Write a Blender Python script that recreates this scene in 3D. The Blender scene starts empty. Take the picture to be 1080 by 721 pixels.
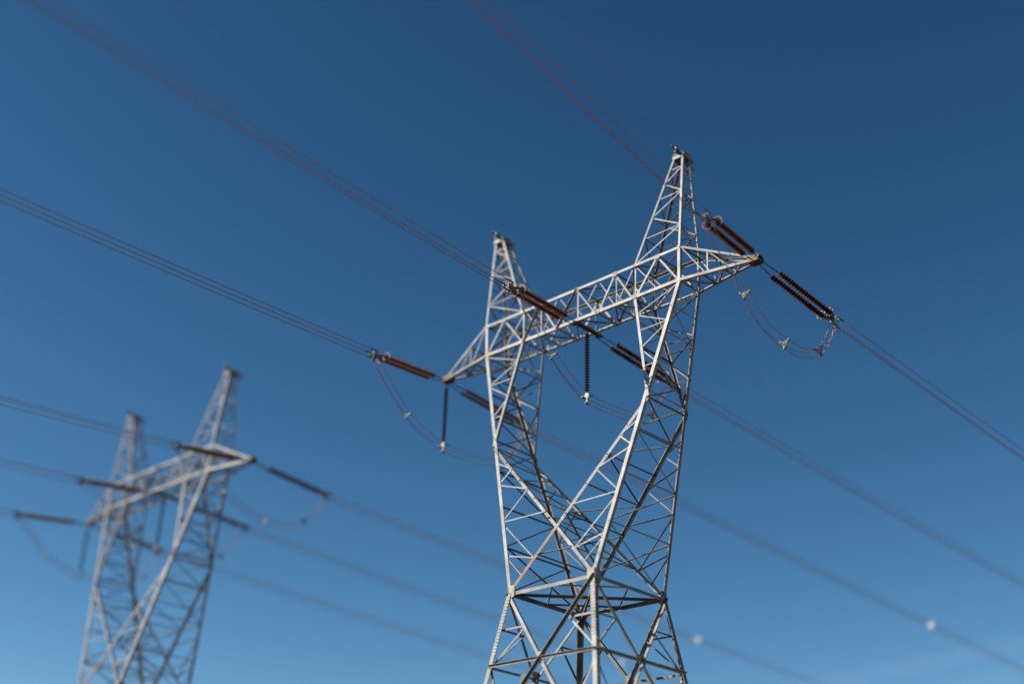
import bpy, bmesh, math, random
from mathutils import Vector as V, Matrix
random.seed(7)
sc = bpy.context.scene
C = sc.collection
R = math.radians

# ------------------------------------------------------------------ camera
YAW, PITCH, ROLL = R(43.889), R(26.738), R(1.763)
GZ = 18.71                       # height of the towers' waist over the ground
fw = V((-math.sin(YAW)*math.cos(PITCH), math.cos(YAW)*math.cos(PITCH), math.sin(PITCH)))
rt0 = V((math.cos(YAW), math.sin(YAW), 0)); up0 = rt0.cross(fw)
rt = rt0*math.cos(ROLL) + up0*math.sin(ROLL)
up = -rt0*math.sin(ROLL) + up0*math.cos(ROLL)
cam = bpy.data.cameras.new('camera'); camo = bpy.data.objects.new('camera', cam); C.objects.link(camo)
m = Matrix.Identity(4)
for i in range(3):
    m[i][0], m[i][1], m[i][2] = rt[i], up[i], -fw[i]
m.translation = V((40.38, -48.13, GZ - 17.107))
camo.matrix_world = m
cam.sensor_width = 36; cam.lens = 1303.3/1080*36
cam.clip_end = 60000
cam.dof.use_dof = True; cam.dof.focus_distance = 65.0
cam.dof.aperture_fstop = (cam.lens/1000)/1.08
sc.camera = camo

# ------------------------------------------------------------------ sky, sun, exposure
SUN_EL, SUN_ROT = 33.0, 219.0
w = bpy.data.worlds.new('World'); sc.world = w; w.use_nodes = True
nt = w.node_tree; bg = nt.nodes['Background']
sky = nt.nodes.new('ShaderNodeTexSky'); sky.sky_type = 'NISHITA'; sky.sun_disc = False
sky.sun_elevation = R(SUN_EL); sky.sun_rotation = R(SUN_ROT)
sky.altitude = 3000; sky.air_density = 1.0; sky.dust_density = 0.0; sky.ozone_density = 3.0
sep = nt.nodes.new('ShaderNodeSeparateColor'); com = nt.nodes.new('ShaderNodeCombineColor')
nt.links.new(sky.outputs[0], sep.inputs[0])
for ch, (pw, gn) in enumerate(((1.86, .477), (1.464, .605), (1.332, .555))):     # the deep polarised blue of this sky
    p_ = nt.nodes.new('ShaderNodeMath'); p_.operation = 'POWER'; p_.inputs[1].default_value = pw
    g_ = nt.nodes.new('ShaderNodeMath'); g_.operation = 'MULTIPLY'; g_.inputs[1].default_value = gn
    nt.links.new(sep.outputs[ch], p_.inputs[0]); nt.links.new(p_.outputs[0], g_.inputs[0]); nt.links.new(g_.outputs[0], com.inputs[ch])
nt.links.new(com.outputs[0], bg.inputs[0]); bg.inputs[1].default_value = 0.05
sl = bpy.data.lights.new('sun', 'SUN'); so = bpy.data.objects.new('sun', sl); C.objects.link(so)
sl.energy = 5.0; sl.angle = R(0.5); sl.color = (1.0, 0.925, 0.82)
sd = V((math.sin(R(SUN_ROT))*math.cos(R(SUN_EL)), math.cos(R(SUN_ROT))*math.cos(R(SUN_EL)), math.sin(R(SUN_EL))))
so.rotation_euler = sd.to_track_quat('Z', 'Y').to_euler(); so.location = (0, 0, 90)
sc.view_settings.view_transform = 'Standard'; sc.view_settings.look = 'None'
sc.view_settings.gamma = 1; sc.view_settings.exposure = 1.35
sc.view_settings.use_curve_mapping = False

# ------------------------------------------------------------------ materials
def mat(name, col, rough=.6, metal=0., var=.12, scale=1.5, bump=0., tint=None, spec=.5, tone=False):
    M = bpy.data.materials.new(name); M.use_nodes = True
    n = M.node_tree; b = n.nodes['Principled BSDF']
    tc = n.nodes.new('ShaderNodeTexCoord'); no = n.nodes.new('ShaderNodeTexNoise')
    no.inputs['Scale'].default_value = scale; no.inputs['Detail'].default_value = 6
    n.links.new(tc.outputs['Object'], no.inputs['Vector'])
    r = n.nodes.new('ShaderNodeValToRGB')
    r.color_ramp.elements[0].position = .3; r.color_ramp.elements[1].position = .7
    t = tint or col
    r.color_ramp.elements[0].color = (*[c*(1-var) for c in t], 1)
    r.color_ramp.elements[1].color = (*[min(1, c*(1+var)) for c in col], 1)
    n.links.new(no.outputs['Fac'], r.inputs['Fac'])
    if tone:                              # every bar has its own age and dullness, with a little rust bloom
        at = n.nodes.new('ShaderNodeAttribute'); at.attribute_name = 'tone'
        ad = n.nodes.new('ShaderNodeMath'); ad.operation = 'ADD'; ad.inputs[1].default_value = 1
        n.links.new(at.outputs['Fac'], ad.inputs[0])
        mu = n.nodes.new('ShaderNodeMix'); mu.data_type = 'RGBA'; mu.blend_type = 'MULTIPLY'; mu.inputs['Factor'].default_value = 1
        n.links.new(r.outputs['Color'], mu.inputs['A']); n.links.new(ad.outputs[0], mu.inputs['B'])
        n2 = n.nodes.new('ShaderNodeTexNoise'); n2.inputs['Scale'].default_value = 2.3; n2.inputs['Detail'].default_value = 9
        n.links.new(tc.outputs['Object'], n2.inputs['Vector'])
        r2 = n.nodes.new('ShaderNodeMapRange'); r2.inputs['From Min'].default_value = .58; r2.inputs['From Max'].default_value = .72
        r2.inputs['To Max'].default_value = .55
        n.links.new(n2.outputs['Fac'], r2.inputs['Value'])
        mr = n.nodes.new('ShaderNodeMix'); mr.data_type = 'RGBA'; mr.inputs['B'].default_value = (.10, .066, .042, 1)
        n.links.new(r2.outputs['Result'], mr.inputs['Factor']); n.links.new(mu.outputs['Result'], mr.inputs['A'])
        n.links.new(mr.outputs['Result'], b.inputs['Base Color'])
    else: n.links.new(r.outputs['Color'], b.inputs['Base Color'])
    b.inputs['Roughness'].default_value = rough; b.inputs['Metallic'].default_value = metal
    b.inputs['Specular IOR Level'].default_value = spec
    if bump:
        bp = n.nodes.new('ShaderNodeBump'); bp.inputs['Strength'].default_value = bump
        n.links.new(no.outputs['Fac'], bp.inputs['Height']); n.links.new(bp.outputs['Normal'], b.inputs['Normal'])
    return M
STEEL = mat('galvanised_steel', (.168, .163, .156), .58, .0, .24, 1.3, tint=(.112, .108, .102), spec=.25, tone=True)
RUST = mat('rust_tinted_steel', (.145, .098, .062), .7, .0, .2, 2.0, tint=(.12, .074, .045), spec=.3)
TAN = mat('rusted_plate_steel', (.10, .066, .040), .7, .0, .25, 4.0, tint=(.07, .042, .024), spec=.2)
DARK = mat('dark_steel', (.03, .025, .021), .6, .0, .2, 3)
CONC = mat('concrete', (.2, .19, .17), .9, 0, .15, 4, .3)
PORC = mat('brown_porcelain', (.031, .0105, .0065), .5, 0, .3, 3, spec=.03)
GREYP = mat('grey_porcelain', (.02, .016, .014), .5, 0, .2, 3, spec=.06)
ALU = mat('aluminium_fittings', (.135, .128, .12), .5, .1, .2, 8, spec=.2)
GLINT_ALU = mat('aluminium_painted_glint', (.42, .40, .385), .5, .1, .1, 8)  # lighter copy of the fittings' aluminium: span spacers' glint painted into the colour
WIRE = mat('weathered_conductor', (.30, .135, .08), .65, .0, .2, 4, spec=.3)
GROUND = mat('dry_grassland', (.06, .044, .027), .95, 0, .35, .07, .4, tint=(.036, .028, .017))

# ------------------------------------------------------------------ helpers
def new_bm(): return bmesh.new()
def obj(name, bm, material, parent=None, smooth=False):
    me = bpy.data.meshes.new(name)
    bmesh.ops.recalc_face_normals(bm, faces=bm.faces)
    bm.to_mesh(me); bm.free()
    me.materials.append(material)
    if smooth:
        for p in me.polygons: p.use_smooth = True
    o = bpy.data.objects.new(name, me); C.objects.link(o)
    if parent: o.parent = parent
    return o
def thing(name, label, cat, loc=(0, 0, 0), group=None):
    o = bpy.data.objects.new(name, None); C.objects.link(o); o.location = loc
    o.empty_display_size = .3
    o['label'] = label; o['category'] = cat
    if group: o['group'] = group
    return o
def tag(o, label, cat, group=None):
    o['label'] = label; o['category'] = cat
    if group: o['group'] = group
    return o
def copy_tree(o, parent=None):
    c = o.copy(); C.objects.link(c)
    if parent: c.parent = parent
    for ch in list(o.children): copy_tree(ch, c)
    return c
def prism(bm, p, q, poly, e1, e2):
    a = [bm.verts.new(p + e1*x + e2*y) for x, y in poly]
    b = [bm.verts.new(q + e1*x + e2*y) for x, y in poly]
    n = len(poly)
    fs = [bm.faces.new((a[i], a[(i+1) % n], b[(i+1) % n], b[i])) for i in range(n)]
    fs += [bm.faces.new(a[::-1]), bm.faces.new(b)]
    return fs
def angle(bm, p, q, wd, e1, e2, shift=0.):
    """a rolled steel angle from p to q, its two flanges reaching along e1 and e2"""
    p, q, e1, e2 = V(p), V(q), V(e1), V(e2)
    d = (q-p).normalized()
    e1 = (e1 - d*e1.dot(d)).normalized()
    e2 = e2 - d*e2.dot(d); e2 = (e2 - e1*e2.dot(e1)).normalized()
    p = p + e2*shift; q = q + e2*shift
    t = max(.008, wd*.13)
    lay = bm.faces.layers.float.get('tone') or bm.faces.layers.float.new('tone')
    k = random.uniform(-.42, .25)
    for f in prism(bm, p, q, [(0, 0), (wd, 0), (wd, t), (t, t), (t, wd), (0, wd)], e1, e2): f[lay] = k
def plate(bm, c, n, a, su, sv, th):
    """flat plate at c, normal n, first side along a"""
    c, n, a = V(c), V(n).normalized(), V(a)
    a = (a - n*a.dot(n)).normalized(); b = n.cross(a)
    prism(bm, c - n*th/2, c + n*th/2, [(-su/2, -sv/2*.7), (-su/2*.7, -sv/2), (su/2*.7, -sv/2), (su/2, -sv/2*.7),
          (su/2, sv/2*.7), (su/2*.7, sv/2), (-su/2*.7, sv/2), (-su/2, sv/2*.7)], a, b)
def box(bm, c, sx, sy, sz, rot=None):
    mm = Matrix.Translation(V(c)) @ (rot.to_4x4() if rot else Matrix.Identity(4)) @ Matrix.Diagonal((sx, sy, sz, 1))
    return bmesh.ops.create_cube(bm, size=1, matrix=mm)
def tube(bm, pts, r, seg=8, cap=True):
    pts = [V(p) for p in pts]; rings = []
    for i, p in enumerate(pts):
        d = (pts[min(i+1, len(pts)-1)] - pts[max(i-1, 0)]).normalized()
        a = V((0, 0, 1)) if abs(d.z) < .9 else V((1, 0, 0))
        x = d.cross(a).normalized(); y = d.cross(x)
        rings.append([bm.verts.new(p + (x*math.cos(k*2*math.pi/seg) + y*math.sin(k*2*math.pi/seg))*r) for k in range(seg)])
    for a, b in zip(rings, rings[1:]):
        for k in range(seg): bm.faces.new((a[k], a[(k+1) % seg], b[(k+1) % seg], b[k]))
    if cap:
        bm.faces.new(rings[0][::-1]); bm.faces.new(rings[-1])
def lathe(bm, prof, org, ax, seg=14):
    """profile of (along, radius) turned about the line org + along*ax"""
    org, ax = V(org), V(ax).normalized()
    a = V((0, 0, 1)) if abs(ax.z) < .9 else V((1, 0, 0))
    x = ax.cross(a).normalized(); y = ax.cross(x); rings = []
    for s, r in prof:
        rings.append([bm.verts.new(org + ax*s + (x*math.cos(k*2*math.pi/seg) + y*math.sin(k*2*math.pi/seg))*r) for k in range(seg)])
    for a, b in zip(rings, rings[1:]):
        for k in range(seg): bm.faces.new((a[k], a[(k+1) % seg], b[(k+1) % seg], b[k]))
    bm.faces.new(rings[0][::-1]); bm.faces.new(rings[-1])
def torus(bm, c, n, Rr, r, seg=20):
    c, n = V(c), V(n).normalized()
    a = V((0, 0, 1)) if abs(n.z) < .9 else V((1, 0, 0))
    x = n.cross(a).normalized(); y = n.cross(x); rings = []
    for i in range(seg):
        t = i*2*math.pi/seg; d = x*math.cos(t) + y*math.sin(t)
        rings.append([bm.verts.new(c + d*(Rr + r*math.cos(k*math.pi/3)) + n*r*math.sin(k*math.pi/3)) for k in range(6)])
    for i in range(seg):
        a, b = rings[i], rings[(i+1) % seg]
        for k in range(6): bm.faces.new((a[k], a[(k+1) % 6], b[(k+1) % 6], b[k]))
def lerp(a, b, t): return V(a)*(1-t) + V(b)*t

# ------------------------------------------------------------------ ground (below the picture)
bm = new_bm(); N = 60; S = 9000
grid = {}
for i in range(N+1):
    for j in range(N+1):
        x, y = (i/N-.5)*2, (j/N-.5)*2
        x, y = S*x*abs(x)**1.5, S*y*abs(y)**1.5
        d = math.hypot(x, y)
        z = 0 if d < 120 else 2.5*math.sin(x*.006+1)*math.sin(y*.005)*min(1, (d-120)/300) - .4
        grid[i, j] = bm.verts.new((x, y, z if d > 120 else 0))
for i in range(N):
    for j in range(N):
        bm.faces.new((grid[i, j], grid[i+1, j], grid[i+1, j+1], grid[i, j+1]))
g = obj('ground', bm, GROUND); g['kind'] = 'structure'

# ------------------------------------------------------------------ the lattice tower
WU = 2.875; KZ, KU, KV = 9.09, 5.39, 1.70
BZ, BO, BI, BV = 15.57, 7.21, 4.10, .93
TZ, TI = 17.70, 4.19
TO = 7.30; TIP = 11.5; PZ, PU = 23.95, 7.08
SL = .1626                                   # spread of the legs per metre
def wz(z): return WU + SL*(-z)               # half width of the body at z below the waist
def P3(u, v, z): return V((u, v, z + GZ))
def in_dir(p): return V((-math.copysign(1, p.x), 0, 0)), V((0, -math.copysign(1, p.y), 0))
def chord(bm, p, q, wd):
    mid = (V(p)+V(q))/2
    a, b = in_dir(mid); angle(bm, p, q, wd, a, b)
def lattice(bm, A, B, segs, n, wd, start=0.02, out=()):
    """braces between chords A and B: segs = list of ((chord, t), (chord, t)[, width factor])"""
    n = V(n)
    for i, s in enumerate(segs):
        (ca, ta), (cb, tb) = s[0], s[1]
        f = s[2] if len(s) > 2 else 1
        p = lerp(*(A if ca == 0 else B), ta); q = lerp(*(A if cb == 0 else B), tb)
        d = (q-p).normalized(); e1 = d.cross(n)
        if e1.z > 0: e1 = -e1
        if i in out: angle(bm, p + n*.004, q + n*.004, wd*f, e1, n, 0)
        else: angle(bm, p, q, wd*f, e1, -n, start + .021*(i % 2))
def zig(ts0, ts1=None, first=0):
    out = []; k = first
    for a, b in zip(ts0, ts0[1:]):
        out.append(((k, a), (1-k, b))); k = 1-k
    return out
def fr(n, a=0., b=1.): return [a + (b-a)*i/n for i in range(n+1)]

def make_tower(label):
    T = thing('transmission_tower', label, 'pylon', (0, 0, 0), 'steel lattice pylons')
    NV = {1: V((0, 1, 0)), -1: V((0, -1, 0))}
    NU = {1: V((1, 0, 0)), -1: V((-1, 0, 0))}
    # --- lower legs with footings and bolted splices
    for su in (-1, 1):
        for sv in (-1, 1):
            bm = new_bm(); top = P3(su*WU, sv*WU, .12); bot = P3(su*wz(-GZ+.3), sv*wz(-GZ+.3), -GZ+.3)
            chord(bm, bot, top, .25)
            leg = obj('leg', bm, STEEL, T)
            bm = new_bm()
            c = V((su*(wz(-GZ)-.1), sv*(wz(-GZ)-.1), 0))
            prism(bm, c + V((0, 0, -.8)), c + V((0, 0, .45)), [(-.5, -.42), (-.42, -.5), (.42, -.5), (.5, -.42), (.5, .42), (.42, .5), (-.42, .5), (-.5, .42)], V((1, 0, 0)), V((0, 1, 0)))
            obj('footing', bm, CONC, leg)
            # bolted splice cover plates on both outer flanges
            for nrm, ax in ((NV[sv], V((-su, 0, 0))), (NU[su], V((0, -sv, 0)))):
                for z0, z1 in ((-.35, -3.2), (-8.4, -10.6)):
                    bm = new_bm()
                    p = P3(su*wz(z0), sv*wz(z0), z0); q = P3(su*wz(z1), sv*wz(z1), z1)
                    d = (q-p).normalized(); a = (ax - d*ax.dot(d)).normalized(); nn = d.cross(a)
                    if nn.dot(nrm) < 0: nn = -nn
                    prism(bm, p, q, [(.012, .004), (.25, .004), (.25, .018), (.012, .018)], a, nn)
                    L = (q-p).length; k = int(L/.17)
                    for i in range(k):
                        for off in (.075, .19):
                            c = p + d*(.07+.17*i) + a*off + nn*.012
                            prism(bm, c, c+nn*.035, [(.026*math.cos(h*math.pi/3), .026*math.sin(h*math.pi/3)) for h in range(6)], a, d)
                    sp = obj('splice_plate', bm, STEEL, leg); sp.data.materials.append(DARK)
                    for f_ in sp.data.polygons[6:]: f_.material_index = 1
            # climbing pegs
            if su == 1 and sv == -1:
                for i in range(34):
                    bm = new_bm()
                    z = -.6 - i*.45; p = P3(su*wz(z), sv*wz(z), z)
                    dr = V((0, sv, 0)) if i % 2 else V((su, 0, 0))
                    tube(bm, [p, p + dr*.17], .011, 6)
                    obj('climbing_peg', bm, STEEL, leg)
    # --- body bracing: one truss per face
    zx = -3.765; zb = -9.55
    for ax in (0, 1):
        for s in (-1, 1):
            def Q(t, z):                     # t in -1..1 across the face
                h = wz(z)
                return P3(t*h, s*h, z) if ax == 0 else P3(s*h, t*h, z)
            n = (NV if ax == 0 else NU)[s]
            n = (n + V((0, 0, SL))).normalized()
            bm = new_bm(); k = 0
            def br(p, q, wd, sh, outw=False):
                d = (q-p).normalized(); e1 = d.cross(n)
                if e1.z > 0: e1 = -e1
                angle(bm, p, q, wd, e1, n if outw else -n, sh)
            if (ax == 0) == (s < 0): br(Q(-1, 0), Q(1, zb), .165, .04); br(Q(1, 0), Q(-1, zb), .165, .006, True)
            else: br(Q(1, 0), Q(-1, zb), .165, .04); br(Q(-1, 0), Q(1, zb), .165, .006, True)
            br(Q(-1, zx), Q(1, zx), .13, .03, True)
            br(Q(-1, zb), Q(1, zb), .15, .11)
            br(Q(-1, -GZ+.6), Q(0, zb), .17, .04); br(Q(1, -GZ+.6), Q(0, zb), .17, .06)
            for t in (-1, 1):
                mid = Q(0, zx)*.5 + Q(t, 0)*.5
                hz = zx/2
                br(Q(t, hz), mid, .09, .13); br(Q(t, zx), mid, .085, .15)
                lo = Q(0, zx)*.5 + Q(t, zb)*.5
                br(Q(t, (zx+zb)/2), lo, .09, .13); br(Q(t, zx), lo, .085, .15)
                m2 = Q(t, -GZ+.6)*.5 + Q(0, zb)*.5
                br(Q(t, (zb-GZ)/2), m2, .09, .13); br(Q(t, zb), m2, .085, .15)
            bb = obj('body_bracing', bm, STEEL, T)
            bm = new_bm()
            plate(bm, Q(0, zx) - n*.03, n, V((1, 0, 0)) if ax == 0 else V((0, 1, 0)), .52, .6, .014)
            obj('gusset_plate', bm, STEEL, bb)
    # number plate hung inside the left body face
    bm = new_bm(); box(bm, P3(-1.15, -wz(-4.9)+.3, -4.75), .50, .03, .62)
    obj('number_plate', bm, DARK, T)
    # --- waist frame: ring, plan diagonals, corner gussets
    bm = new_bm()
    cs = [P3(-WU, -WU, 0), P3(WU, -WU, 0), P3(WU, WU, 0), P3(-WU, WU, 0)]
    ns = [NV[-1], NU[1], NV[1], NU[-1]]
    for i in range(4):
        p, q = cs[i], cs[(i+1) % 4]
        angle(bm, p, q, .18, V((0, 0, -1)), -ns[i], .03)
    angle(bm, cs[0], cs[2], .14, V((1, -1, 0)), V((0, 0, -1)), .05)
    angle(bm, cs[1], cs[3], .14, V((1, 1, 0)), V((0, 0, -1)), .20)
    mids = [(cs[i]+cs[(i+1) % 4])/2 for i in range(4)]
    for i in range(4):
        angle(bm, mids[i], mids[(i+1) % 4], .085, V((0, 0, -1)), (P3(0, 0, 0)-mids[i]), .09)
    wf = obj('waist_frame', bm, STEEL, T)
    for i in range(4):
        bm = new_bm(); c = cs[i]
        su, sv = math.copysign(1, c.x), math.copysign(1, c.y)
        plate(bm, c + V((-su*.2, sv*.012, .02)), NV[sv], V((1, 0, 0)), .5, .62, .016)
        plate(bm, c + V((su*.012, -sv*.2, .02)), NU[su], V((0, 1, 0)), .5, .62, .016)
        obj('gusset_plate', bm, STEEL, wf)
    # --- the two raking columns of the window
    def outer(su, sv, z):
        t = z/BZ; return P3(su*(WU+(BO-WU)*t), sv*(WU+(BV-WU)*t), z)
    for su in (-1, 1):
        OUT, INN, DIA = {}, {}, {}
        for sv in (-1, 1):
            bm = new_bm(); chord(bm, outer(su, sv, 0), outer(su, sv, BZ), .21); chord(bm, P3(su*BO, sv*BV, BZ), P3(su*TO, sv*BV, TZ+.1), .18)
            obj('column_chord', bm, STEEL, T)
            K = outer(su, sv, KZ)
            OUT[sv] = (outer(su, sv, 0), outer(su, sv, BZ))
            INN[sv] = (K, P3(su*BI, sv*BV, BZ))
            bm = new_bm(); d = INN[sv]
            angle(bm, d[0], d[1], .16, V((su, 0, 0)), V((0, -sv, 0)), .004)
            obj('inner_chord', bm, STEEL, T)
            DIA[sv] = (K, P3(-su*WU, sv*WU, .05))
            bm = new_bm(); d = DIA[sv]
            dn = (d[1]-d[0]).normalized(); e = dn.cross(V((0, 1, 0)))
            if e.z > 0: e = -e
            rusty = su == 1 and sv == -1
            xt = KU/(KU+WU)
            if rusty:                         # upper half galvanised, lower half rust tinted
                m_ = lerp(*d, xt+.02)
                angle(bm, d[0], m_, .18, e, V((0, -sv, 0)), .03 if su > 0 else .06)
                dg = obj('window_diagonal', bm, STEEL, T)
                bm = new_bm(); angle(bm, m_, d[1], .18, e, V((0, -sv, 0)), .03)
                lo = obj('window_diagonal', bm, RUST, T); lo['label'] = 'rust tinted lower half of a diagonal'
            else:
                angle(bm, d[0], d[1], .18, e, V((0, -sv, 0)), .03 if su > 0 else .06)
                obj('window_diagonal', bm, STEEL, T)
        # faces below the knee (t of OUT runs 0..KZ/BZ)
        kt = KZ/BZ
        for sv in (-1, 1):
            n = V((0, sv, .12)).normalized()
            bm = new_bm()
            O = (OUT[sv][0], lerp(*OUT[sv], kt))          # waist -> knee
            D = (DIA[sv][1], DIA[sv][0])                  # other waist corner -> knee
            xt = WU/(KU+WU)                               # crossing, from the far corner
            Dl = (lerp(*D, xt), D[1])                     # crossing -> knee
            lattice(bm, O, Dl, [((0, .46), (1, .16)), ((0, .46), (1, .44)), ((0, .72), (1, .44)), ((0, .72), (1, .70)), ((0, .88), (1, .70), .8)], n, .068)
            # below the crossing: against the other column's diagonal that ends at this corner
            E_ = (O[0], lerp(DIA[sv][0], DIA[sv][1], 0))  # placeholder chord for symmetry
            oth = (P3(su*WU, sv*WU, .05), P3(-su*KU, sv*KV, KZ))
            El = (oth[0], lerp(*oth, xt))                 # corner -> crossing
            lattice(bm, O, El, [((0, .46), (1, .52)), ((0, .24), (1, .52)), ((0, .24), (1, .26), .8)], n, .068, .05)
            obj('column_bracing', bm, STEEL, T)
            # inner face piece above the knee
            bm = new_bm(); n = NV[sv]
            Ou = (lerp(*OUT[sv], kt), OUT[sv][1])
            ts = [.12, .30, .48, .66, .83, 1.0]
            segs = []
            k = 1
            for a, b in zip(ts, ts[1:]): segs.append(((k, a), (1-k, b))); k = 1-k
            segs += [((0, .30), (1, .30), .8), ((0, .66), (1, .66), .8)]
            lattice(bm, Ou, INN[sv], segs, n, .068)
            obj('column_bracing', bm, STEEL, T)
        # outer side face (normal +-u), waist to crossarm
        bm = new_bm(); n = (NU[su] + V((0, 0, -.28))).normalized()
        hs = [.17, .33, .48, .61, .72, .82, .91]
        segs = [((0, h), (1, h)) for h in hs]
        lattice(bm, OUT[-1], OUT[1], segs, n, .075)
        tt = [0, .17, .33, .48, .61, .72, .82, .91, 1.0]
        segs = []
        for i, (a, b) in enumerate(zip(tt, tt[1:])):
            segs += [((0, a), (1, b)), ((1, a), (0, b))] if i < 1 else ([((0, a), (1, b))] if i % 2 else [((1, a), (0, b))])
        lattice(bm, OUT[-1], OUT[1], segs, n, .066, .06)
        obj('column_bracing', bm, STEEL, T)
        # inner side face: along the diagonals then the inner chords
        bm = new_bm(); n = (NU[-su] + V((0, 0, .5))).normalized()
        hs = [.14, .29, .44, .59]
        lattice(bm, DIA[-1], DIA[1], [((0, h), (1, h)) for h in hs], n, .075)
        lattice(bm, DIA[-1], DIA[1], [((0, 0), (1, .14)), ((1, .14), (0, .29)), ((0, .29), (1, .44)), ((1, .44), (0, .59))], n, .066, .06)
        lattice(bm, DIA[-1], DIA[1], [((0, .59), (1, .80)), ((1, .59), (0, .80)), ((0, .80), (1, .80))], n, .08, .09)
        obj('column_bracing', bm, STEEL, T)
        bm = new_bm(); n = NU[-su]
        lattice(bm, INN[-1], INN[1], [((0, h), (1, h)) for h in (.0, .25, .5, .75)], n, .08)
        lattice(bm, INN[-1], INN[1], [((0, 0), (1, .25)), ((1, .25), (0, .5)), ((0, .5), (1, .75)), ((1, .75), (0, 1))], n, .075, .05)
        obj('column_bracing', bm, STEEL, T)
    # --- crossarm truss between the columns
    bot, top = {}, {}
    for sv in (-1, 1):
        bot[sv] = (P3(-BO, sv*BV, BZ), P3(BO, sv*BV, BZ)); top[sv] = (P3(-TO, sv*BV, TZ), P3(TO, sv*BV, TZ))
        bm = new_bm(); angle(bm, bot[sv][0], bot[sv][1], .175, V((0, 0, 1)), V((0, -sv, 0)), -.012); obj('crossarm_chord', bm, STEEL, T)
        bm = new_bm(); angle(bm, top[sv][0], top[sv][1], .145, V((0, 0, -1)), V((0, -sv, 0)), -.012); obj('crossarm_chord', bm, STEEL, T)
        def b(u): return (0, (u+BO)/(2*BO))
        def t_(u): return (1, (u+TO)/(2*TO))
        bm = new_bm(); n = NV[sv]
        nodesb = [-BO, -4.1, -1.5, 1.5, 4.1, BO]; nodest = [-5.75, -2.8, 0, 2.8, 5.75]
        segs = []
        for i, u in enumerate(nodest):
            segs += [(b(nodesb[i]), t_(u), 1.25), (t_(u), b(nodesb[i+1]), 1.25)]
        lattice(bm, bot[sv], top[sv], segs, n, .088, out=(2, 4, 5))
        segs = [(b(0), t_(0)), (b(4.1), t_(4.15)), (b(-4.1), t_(-4.15)), (b(2.8), t_(2.8), .7), (b(-2.8), t_(-2.8), .7)]
        lattice(bm, bot[sv], top[sv], segs, n, .085, .07)
        # secondary struts from the middle of each diagonal to the top chord
        for i, u in enumerate(nodest):
            for un in (nodesb[i], nodesb[i+1]):
                mid = (P3(u, sv*BV, TZ) + P3(un, sv*BV, BZ))/2
                q = P3(u + (un-u)*1.0, sv*BV, TZ)
                q2 = P3((u+un)/2+(un-u)*.02, sv*BV, BZ)
                if abs(un) < BO:
                    d = (q-mid).normalized(); e1 = d.cross(n); angle(bm, mid, q, .055, e1, -n, .09)
                q3 = P3(u, sv*BV, BZ) if abs(u) > .1 else None
                if q3 and abs(un) < BO:
                    d = (q3-mid).normalized(); e1 = d.cross(n); angle(bm, mid, q3, .05, e1, -n, .10)
        cb = obj('crossarm_bracing', bm, STEEL, T)
        for lst, z_, off in ((nodesb[1:-1], BZ, .10), (nodest, TZ, -.12)):
            for u in lst:
                bm = new_bm(); plate(bm, P3(u, sv*(BV+.021), z_+off), NV[sv], V((1, 0, 0)), .36, .26, .014)
                for dx in (-.12, -.04, .04, .12):
                    for dz in (-.06, .06):
                        cc = P3(u+dx, sv*(BV+.024), z_+off+dz)
                        prism(bm, cc, cc + NV[sv]*.03, [(.022*math.cos(h*math.pi/3), .022*math.sin(h*math.pi/3)) for h in range(6)], V((1, 0, 0)), V((0, 0, 1)))
                o_ = obj('gusset_plate', bm, STEEL, cb)
    for zz, ch, n, us in ((TZ, top, V((0, 0, 1)), [-TO, -5.75, -4.15, -2.8, 0, 2.8, 4.15, 5.75, TO]), (BZ, bot, V((0, 0, -1)), [-BO, -4.1, -2.8, -1.5, 0, 1.5, 2.8, 4.1, BO])):
        bm = new_bm(); Lh = us[-1]
        f = lambda u: (u+Lh)/(2*Lh)
        lattice(bm, ch[-1], ch[1], [((0, f(u)), (1, f(u))) for u in us], n, .068)
        lattice(bm, ch[-1], ch[1], [((i % 2, f(a)), (1-i % 2, f(b_))) for i, (a, b_) in enumerate(zip(us, us[1:]))], n, .075, .05)
        obj('crossarm_bracing', bm, STEEL, T)
    # transverse beam that carries the middle insulators
    bm = new_bm()
    for dx in (-.13, .13):
        angle(bm, P3(dx, -BV-.22, BZ-.06), P3(dx, BV+.22, BZ-.06), .11, V((0, 0, -1)), V((-dx, 0, 0)))
    mb = obj('middle_beam', bm, TAN, T)
    for sv in (-1, 1):
        bm = new_bm(); plate(bm, P3(0, sv*(BV+.12), BZ-.19), V((0, 0, 1)), V((1, 0, 0)), .46, .4, .03)
        obj('gusset_plate', bm, TAN, mb)
    # --- side arms
    for su in (-1, 1):
        tip = P3(su*TIP, 0, BZ)
        cor = [P3(su*BO, -BV, BZ), P3(su*BO, BV, BZ), P3(su*TO, -BV, TZ), P3(su*TO, BV, TZ)]
        bm = new_bm()
        ends = [tip + V((-su*.1, sv*.16, dz)) for sv, dz in ((-1, 0), (1, 0), (-1, .22), (1, .22))]
        for c, e_ in zip(cor, ends):
            sv = math.copysign(1, c.y)
            angle(bm, c, e_, .165 if c.z < BZ+GZ+.5 else .125, V((0, 0, 1 if c.z < BZ+GZ+.5 else -1)), V((0, -sv, 0)), -.006)
        arm = obj('side_arm', bm, STEEL, T)
        bm = new_bm()
        ch = [(c, e_) for c, e_ in zip(cor, ends)]
        for a, b2, n in ((0, 2, NV[-1]), (1, 3, NV[1])):
            lattice(bm, ch[a], ch[b2], [((0, .36), (1, .36)), ((1, .36), (0, .68)), ((0, .36), (1, 0), .8)], n, .07)
        lattice(bm, ch[0], ch[1], [((0, 0), (1, .3)), ((0, .3), (1, .3)), ((1, .3), (0, .58)), ((0, .58), (1, .58)), ((1, .58), (0, .82))], V((0, 0, -1)), .08)
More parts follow.
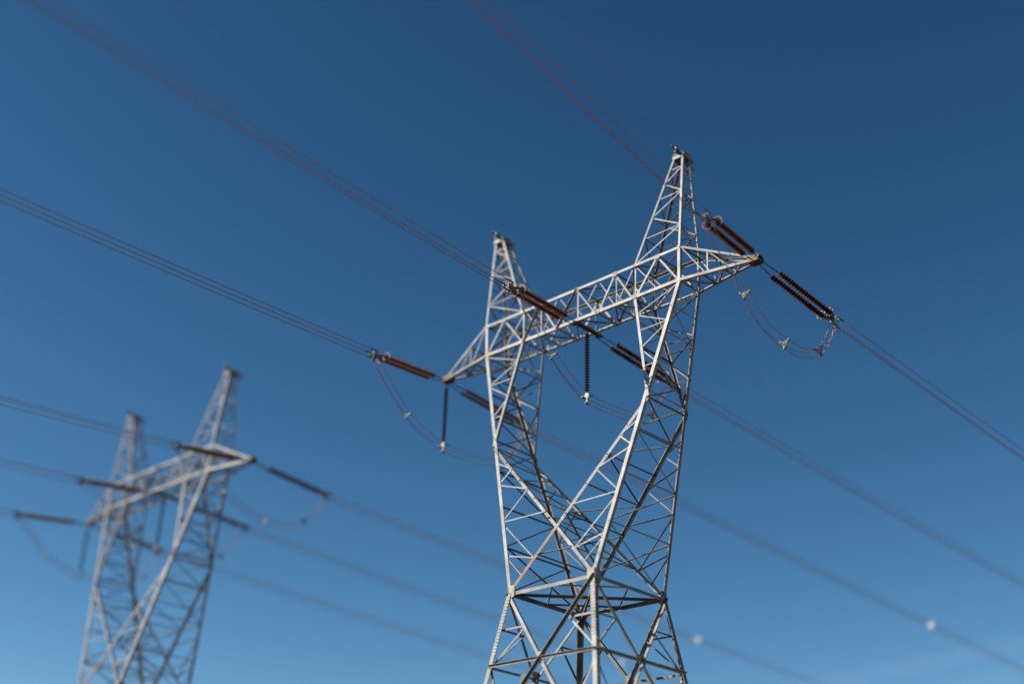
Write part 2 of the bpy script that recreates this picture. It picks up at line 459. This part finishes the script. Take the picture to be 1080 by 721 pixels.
        lattice(bm, ch[2], ch[3], [((0, .4), (1, .4)), ((0, 0), (1, .4)), ((1, .4), (0, .75))], V((0, 0, 1)), .07)
        obj('arm_bracing', bm, STEEL, arm)
        bm = new_bm()
        plate(bm, tip + V((-su*.16, 0, -.05)), V((0, 0, 1)), V((1, 0, 0)), 0.74, .56, .05)
        plate(bm, tip + V((-su*.14, 0, .24)), V((0, 0, 1)), V((1, 0, 0)), .58, .44, .04)
        for sv in (-1, 1): plate(bm, tip + V((-su*.16, sv*.235, .09)), NV[sv], V((1, 0, 0)), .62, .38, .03)
        obj('tip_plate', bm, TAN, arm)
    # --- earth wire peaks
    for su in (-1, 1):
        base = [P3(su*TI, -BV, TZ), P3(su*TI, BV, TZ), P3(su*TO, -BV, TZ), P3(su*TO, BV, TZ)]
        hp = .34
        tp = [P3(su*(PU-hp-.1), -hp+.02, PZ), P3(su*(PU-hp-.1), hp-.02, PZ), P3(su*(PU+hp-.08), -hp+.02, PZ), P3(su*(PU+hp-.08), hp-.02, PZ)]
        bm = new_bm()
        for i, (p, q) in enumerate(zip(base, tp)):
            sv = math.copysign(1, p.y); inner = i < 2
            angle(bm, p, q, .13, V(((su if inner else -su), 0, 0)), V((0, -sv, 0)), -.008)
        pk = obj('peak', bm, STEEL, T)
        bm = new_bm(); L = list(zip(base, tp))
        ts = [0, .24, .44, .61, .76, .89]
        for sv, (a, b2) in ((-1, (0, 2)), (1, (1, 3))):
            segs = [((k % 2, t0), ((k+1) % 2, t1)) for k, (t0, t1) in enumerate(zip(ts, ts[1:]))]
            segs += [((0, t), (1, t), .8) for t in (.24, .61, .89)]
            lattice(bm, L[a], L[b2], segs, NV[sv], .068)
        for nsg, (a, b2) in ((-su, (0, 1)), (su, (2, 3))):
            segs = [(((k+1) % 2, t0), (k % 2, t1)) for k, (t0, t1) in enumerate(zip(ts, ts[1:]))]
            segs += [((0, t), (1, t), .8) for t in (.24, .44, .76)]
            lattice(bm, L[a], L[b2], segs, NU[nsg], .06)
        obj('peak_bracing', bm, STEEL, pk)
        bm = new_bm()
        c = P3(su*PU-.06*su, 0, PZ)
        plate(bm, c + V((0, 0, .17)), V((0, 0, 1)), V((1, 0, 0)), .84, .86, .05)
        for sv in (-1, 1): plate(bm, c + V((0, sv*.37, .0)), NV[sv], V((1, 0, 0)), .80, .24, .03)
        for s2 in (-1, 1): plate(bm, c + V((s2*.385, 0, .0)), NU[s2], V((0, 1, 0)), .70, .24, .03)
        prism(bm, c + V((0, 0, .2)), c + V((0, 0, .26)), [(-.32, .2), (.32, .2), (.12, 1.0), (-.12, 1.0)], V((1, 0, 0)), V((0, 1, 0)))
        obj('cap_plate', bm, STEEL, pk)
        for sv in (-1, 1):
            bm = new_bm(); a = c + V((0, sv*.45, .12))
            if sv < 0:
                box(bm, a + V((0, -.05, .2)), .14, .3, .3); tube(bm, [a + V((0, 0, .1)), a + V((0, -.55, .28))], .055, 8)
            else:
                box(bm, a + V((0, .1, -.25)), .12, .25, .22); tube(bm, [a + V((0, 0, -.2)), a + V((0, .7, -.32))], .06, 8)
            obj('earth_wire_clamp', bm, DARK if sv < 0 else ALU, pk)
    return T
main = make_tower('large sharp grey lattice pylon standing nearest in the middle of the view')
BOFF = V((-43.22, -.065, -.39))
back = copy_tree(main); back.location = BOFF
back['label'] = 'blurred lattice pylon farther back at the lower left, behind the sharp one'

# ------------------------------------------------------------------ insulators, conductors, jumpers
BUN = [(-.24, .14), (.24, .14), (0., -.28)]          # three wires of a bundle: (across, up)
def make_strain():
    T = thing('strain_insulator', 'x', 'insulator', (0, 0, 0), 'twin insulator strings')
    for sx in (-1, 1):
        bm = new_bm(); tube(bm, [(sx*.13, -.02, 0), (sx*.25, 1.40, 0)], .028, 8)
        torus(bm, (sx*.135, .04, 0), (0, 0, 1), .055, .022, 12); torus(bm, (sx*.2, .85, 0), (1, 0, 0), .045, .022, 12)
        obj('link', bm, DARK, T)
        bm = new_bm(); prof = [(0, .03), (.04, .055)]; y = .08
        for i in range(21):
            prof += [(y, .036), (y+.02, .06), (y+.06, .150), (y+.072, .160), (y+.082, .150), (y+.088, .09), (y+.10, .045), (y+.19, .036)]; y += .213
        prof += [(y, .05), (y+.06, .03)]
        lathe(bm, prof, (0, 0, 0), (0, 1, 0), 14)
        s_ = obj('insulator_string', bm, PORC, T, smooth=True); s_.location = (sx*.25, 1.36, 0)
        bm = new_bm(); torus(bm, (sx*.25, 5.72, 0), (0, 1, 0), .25, .026, 22)
        for k in range(2):
            t = math.pi*(k+.25); d = V((math.cos(t), 0, math.sin(t)))*.25
            tube(bm, [V((sx*.25, 6.08, 0)) + d*.2, V((sx*.25, 5.72, 0)) + d], .014, 6)
        obj('grading_ring', bm, ALU, T)
        bm = new_bm(); tube(bm, [(sx*.25, 1.34, .0), (sx*.25, 1.40, .16), (sx*.27, 1.62, .30)], .016, 6)
        obj('arcing_horn', bm, ALU, T)
    bm = new_bm()
    prism(bm, V((0, 0, -.012)), V((0, 0, .012)), [(-.36, 5.90), (.36, 5.90), (.36, 6.04), (.12, 6.36), (-.12, 6.36), (-.36, 6.04)], V((1, 0, 0)), V((0, 1, 0)))
    obj('yoke_plate', bm, ALU, T)
    bm = new_bm()
    prism(bm, V((-.012, 0, 0)), V((.012, 0, 0)), [(6.18, .10), (6.18, -.12), (6.46, -.34), (6.56, -.30), (6.56, .20), (6.46, .22)], V((0, 1, 0)), V((0, 0, 1)))
    tube(bm, [(-.28, 6.5, .14), (.28, 6.5, .14)], .03, 8)
    obj('bundle_plate', bm, ALU, T)
    for ox, oz in BUN:
        bm = new_bm()
        lathe(bm, [(0, .022), (.02, .04), (.14, .04), (.16, .052), (.52, .052), (.58, .04), (.72, .026)], (ox, 6.42, oz), (0, 1, 0), 10)
        tube(bm, [(ox, 6.66, oz), (ox, 6.62, oz-.12), (ox, 6.50, oz-.24)], .036, 8)
        box(bm, (ox, 6.64, oz-.06), .08, .12, .11)
        obj('dead_end_clamp', bm, ALU, T)
    return T
def make_jumper_string():
    T = thing('suspension_insulator', 'x', 'insulator', (0, 0, 0), 'hanging insulator strings')
    bm = new_bm(); tube(bm, [(0, 0, .06), (0, 0, -.36)], .022, 8); torus(bm, (0, 0, -.05), (0, 1, 0), .05, .02, 12); torus(bm, (0, 0, -.17), (1, 0, 0), .05, .02, 12)
    obj('link', bm, DARK, T)
    bm = new_bm(); prof = [(0, .03), (.03, .05)]; y = .05
    for i in range(22):
        prof += [(y, .032), (y+.02, .05), (y+.05, .14), (y+.06, .152), (y+.07, .14), (y+.075, .07), (y+.09, .04), (y+.15, .032)]; y += .166
    prof += [(y, .045), (y+.06, .03)]
    lathe(bm, prof, (0, 0, 0), (0, 0, -1), 14)
    s_ = obj('insulator_string', bm, GREYP, T, smooth=True); s_.location = (0, 0, -.32)
    bm = new_bm()
    prism(bm, V((0, -.02, 0)), V((0, .02, 0)), [(-.05, -4.03), (.05, -4.03), (.30, -4.28), (.24, -4.36), (.05, -4.30), (.05, -4.72), (-.05, -4.72), (-.05, -4.30), (-.24, -4.36), (-.30, -4.28)], V((1, 0, 0)), V((0, 0, 1)))
    obj('yoke_plate', bm, ALU, T)
    for ox, oz in BUN:
        bm = new_bm(); lathe(bm, [(-.17, .03), (-.15, .06), (-.05, .075), (.05, .075), (.15, .06), (.17, .03)], (ox, 0, oz-4.43), (0, 1, 0), 10)
        box(bm, (ox*.9, 0, oz-4.40), .07, .12, .13)
        obj('jumper_clamp', bm, ALU, T)
    return T
def make_spacer(ALU=ALU, k=1.):
    T = thing('wire_spacer', 'x', 'spacer', (0, 0, 0), 'wire spacers')
    bm = new_bm()
    pts = [V((ox*.82, 0, oz*.82)) for ox, oz in BUN]
    for i in range(3): 
        tube(bm, [pts[i], pts[(i+1) % 3]], .032*k, 8); tube(bm, [pts[i], V((0, 0, 0))], .03*k, 8)
    obj('frame', bm, ALU, T)
    for ox, oz in BUN:
        bm = new_bm(); lathe(bm, [(-.07*k, .04*k), (-.055*k, .068*k), (.055*k, .068*k), (.07*k, .04*k)], (ox, 0, oz), (0, 1, 0), 10)
        box(bm, (ox*.9, 0, oz*.9), .07*k, .09*k, .07*k)
        obj('wire_clamp', bm, ALU, T)
    return T

WIRES = {  # bearing away from the line's axis (degrees), then height = c0 + c1 s + c2 s^2 along it
 'nR': (10, -.4725, -.0772, .000232), 'nC': (7.5, -.3092, -.0757, .000179), 'nL': (5, -.2417, -.0793, .000219),
 'fR': (4.5, -.3738, -.1110, .000292), 'fC': (3.5, -.3914, -.0917, .000375), 'fL': (5, -.3958, -.0940, .000103),
 'bfR': (5.5, -.3133, -.0987, .000293), 'bfC': (5, -.2725, -.0948, .000198), 'bfL': (6, -.35, -.0810, .00005),
 'bnR': (3.5, -.2876, -.1036, .000308), 'bnC': (5, -.4144, -.1034, .000300), 'bnL': (4.5, -.2649, -.1164, .000300)}
TIPS = {'R': V((11.5, 0, BZ+GZ)), 'C': V((0, 0, BZ+GZ)), 'L': V((-11.5, 0, BZ+GZ))}
ARM = {'R': 'right arm', 'C': 'crossarm middle', 'L': 'left arm'}
JUMP = {'R': [(-5.7, -1.45), (-3.9, -2.08), (-2.1, -2.98), (0, -3.75), (1.7, -4.16), (3.3, -4.12), (4.8, -3.45), (5.9, -2.3)],
        'C': [(-5.7, -1.65), (-3.4, -3.23), (-1.6, -4.1), (0., -4.43), (2.2, -4.50), (4.2, -4.30), (5.5, -3.75), (6.2, -2.6)],
        'L': [(-5.6, -1.75), (-3.3, -3.5), (-1.6, -4.18), (0., -4.43), (2.2, -4.48), (4.2, -4.20), (5.5, -3.4), (6.2, -2.4)]}
strain0 = make_strain(); hang0 = make_jumper_string(); spacer0 = make_spacer(); spacer1 = make_spacer(GLINT_ALU, 1.5)
used = set()
def place(proto, M, label, group):
    o = proto if proto.name not in used else copy_tree(proto)
    used.add(proto.name)
    o.matrix_world = M; o['label'] = label; o['group'] = group
    return o
def frame_of(origin, d):
    d = d.normalized(); x = d.cross(V((0, 0, 1))).normalized(); z = x.cross(d)
    M = Matrix.Identity(4)
    for i in range(3): M[i][0], M[i][1], M[i][2] = x[i], d[i], z[i]
    M.translation = origin
    return M
def spline(pts, n=8):
    pts = [V(p) for p in pts]; out = []
    P_ = [pts[0]*2-pts[1]] + pts + [pts[-1]*2-pts[-2]]
    for i in range(1, len(P_)-2):
        a, b, c, d = P_[i-1:i+3]
        for k in range(n):
            t = k/n
            out.append(.5*((2*b) + (c-a)*t + (2*a-5*b+4*c-d)*t*t + (3*b-a-3*c+d)*t**3))
    out.append(pts[-1]); return out
STEP = [6.95, 9, 12, 15, 19, 23, 28, 34, 40, 47, 55, 64, 74, 85, 97, 110, 125, 140, 160, 180, 205, 230, 260, 300, 340]
clampM, wireat = {}, {}
for pre, off, who in (('', V((0, 0, 0)), 'sharp pylon'), ('b', BOFF, 'blurred pylon')):
    for ph in 'RCL':
        for dr in 'nf':
            key = pre + dr + ph
            dl, c0, c1, c2 = WIRES[key]; sg = -1 if dr == 'n' else 1
            a = TIPS[ph] + off + V((0, sg*BV if ph == 'C' else 0, 0))
            h = V((math.sin(R(dl)), sg*math.cos(R(dl)), 0)); acr = h.cross(V((0, 0, 1))).normalized()
            def at(s, a=a, h=h, c0=c0, c1=c1, c2=c2): return a + h*s + V((0, 0, c0 + c1*s + c2*s*s))
            wireat[key] = (at, h)
            end = at(7.1); org = a + h*.02 + V((0, 0, -.07 if ph != 'C' else -.22))
            M = frame_of(org, end - org); clampM[key] = M
            word = 'left' if dr == 'n' else 'right'
            place(strain0, M, f'twin brown insulator strings reaching out {word} from the {ARM[ph]} of the {who}', 'twin insulator strings')
            for ox, oz in BUN:
                bm = new_bm(); p0 = M @ V((ox, 7.08, oz))
                pts = [p0] + [at(s) + acr*ox + V((0, 0, oz)) for s in STEP[1:]]
                tube(bm, pts, .0215, 6)
                tag(obj('conductor', bm, WIRE, smooth=True), f'thin brown conductor, one of three running {word} from the {ARM[ph]} of the {who}', 'wire', f'conductors {word} of the {who} {ARM[ph]}')
        # jumper loop from one clamp to the other
        Mn, Mf = clampM[pre+'n'+ph], clampM[pre+'f'+ph]
        tn, tf = math.tan(R(WIRES[pre+'n'+ph][0])), math.tan(R(WIRES[pre+'f'+ph][0]))
        def jp(v, z): return TIPS[ph] + off + V(((tn if v < 0 else tf)*abs(v)*.95, v, z))
        for ox, oz in BUN:
            pts = [Mn @ V((-ox, 6.50, oz-.24))] + [jp(v, z) + V((ox, 0, oz)) for v, z in JUMP[ph]] + [Mf @ V((ox, 6.50, oz-.24))]
            bm = new_bm(); tube(bm, spline(pts), .018, 6)
            tag(obj('jumper_wire', bm, WIRE, smooth=True), f'brown jumper wire, one of three looping under the {ARM[ph]} of the {who}', 'wire', f'jumper wires under the {who} {ARM[ph]}')
        if ph != 'R':
            place(hang0, Matrix.Translation(TIPS[ph] + off + V((0, 0, -.06))), f'dark insulator string hanging straight down from the {ARM[ph]} of the {who}', 'hanging insulator strings')
        spots = {'R': [(2, 'left'), (4, 'lowest'), (6, 'right')], 'C': [(1, 'left'), (6, 'right')], 'L': [(1, 'left'), (6, 'right')]}[ph]
        for i, word in spots:
            pv, nx = JUMP[ph][i], JUMP[ph][min(i+1, 7)]; pb = JUMP[ph][i-1]
            d = jp(*nx) - jp(*pb)
            place(spacer0, frame_of(jp(*pv), d), {'left': f'spacer at left on the jumper loop under the {ARM[ph]} of the {who}', 'right': f'spacer at right on the jumper loop under the {ARM[ph]} of the {who}', 'lowest': f'spacer lowest on the jumper loop under the {ARM[ph]} of the {who}'}[word], 'wire spacers')
for key, s, lab in (('fL', 54.8, 'pale spacer on the sharp pylon\'s lowest wires, above the contrail at right'),
                    ('bfR', 48.8, 'small pale spacer on wires just right of the sharp pylon\'s lower leg'),
                    ('bfC', 51.0, 'small pale spacer on wires seen between the sharp pylon\'s legs')):
    at, h = wireat[key]
    place(spacer1, frame_of(at(s), at(s+1)-at(s-1)), lab, 'wire spacers')

# earth wires from the two peaks
for su, dr, dl, c1, lab in ((1, -1, 13, -.035, 'thin faint earth wire running up left from the right peak'), (1, 1, 6, -.085, 'thin faint earth wire running down right from the right peak'),
                            (-1, -1, 8.5, -.035, 'thin faint earth wire running up left from the left peak'), (-1, 1, 8, -.085, 'thin faint earth wire running down right from the left peak')):
    a = P3(su*(PU-.06), dr*1.0 if dr < 0 else 1.15, PZ + (.4 if dr < 0 else -.2))
    h = V((math.sin(R(dl)), dr*math.cos(R(dl)), 0))
    bm = new_bm(); tube(bm, [a + h*s + V((0, 0, c1*s + .0002*s*s)) for s in [0] + STEP], .0125 if (su > 0 and dr < 0) else .0045, 6)
    tag(obj('earth_wire', bm, WIRE, smooth=True), lab + ' of the sharp pylon', 'wire', 'earth wires')

# ------------------------------------------------------------------ faint contrails far away
def vap(name, dens):
    M = bpy.data.materials.new(name); M.use_nodes = True; n = M.node_tree
    n.nodes.remove(n.nodes['Principled BSDF'])
    v = n.nodes.new('ShaderNodeVolumePrincipled'); v.inputs['Density'].default_value = dens
    v.inputs['Color'].default_value = (.95, .95, .97, 1)
    n.links.new(v.outputs[0], n.nodes['Material Output'].inputs['Volume'])
    return M
for a, b, r, dens, lab in (((-4998, 7908, 1802), (-2108, 7241, 1802), 19, .0015, 'faint white contrail slanting up to the right, upper of two'),
                           ((-3977, 8534, 1802), (-2250, 7656, 1802), 19, .0008, 'fainter lower contrail in the bottom right corner of the sky')):
    bm = new_bm(); tube(bm, [lerp(a, b, t/12) + V((0, 0, 4*math.sin(t*1.7))) for t in range(13)], r, 10)
    o = tag(obj('contrail', bm, vap('contrail_vapour', dens)), lab, 'contrail'); o['kind'] = 'stuff'
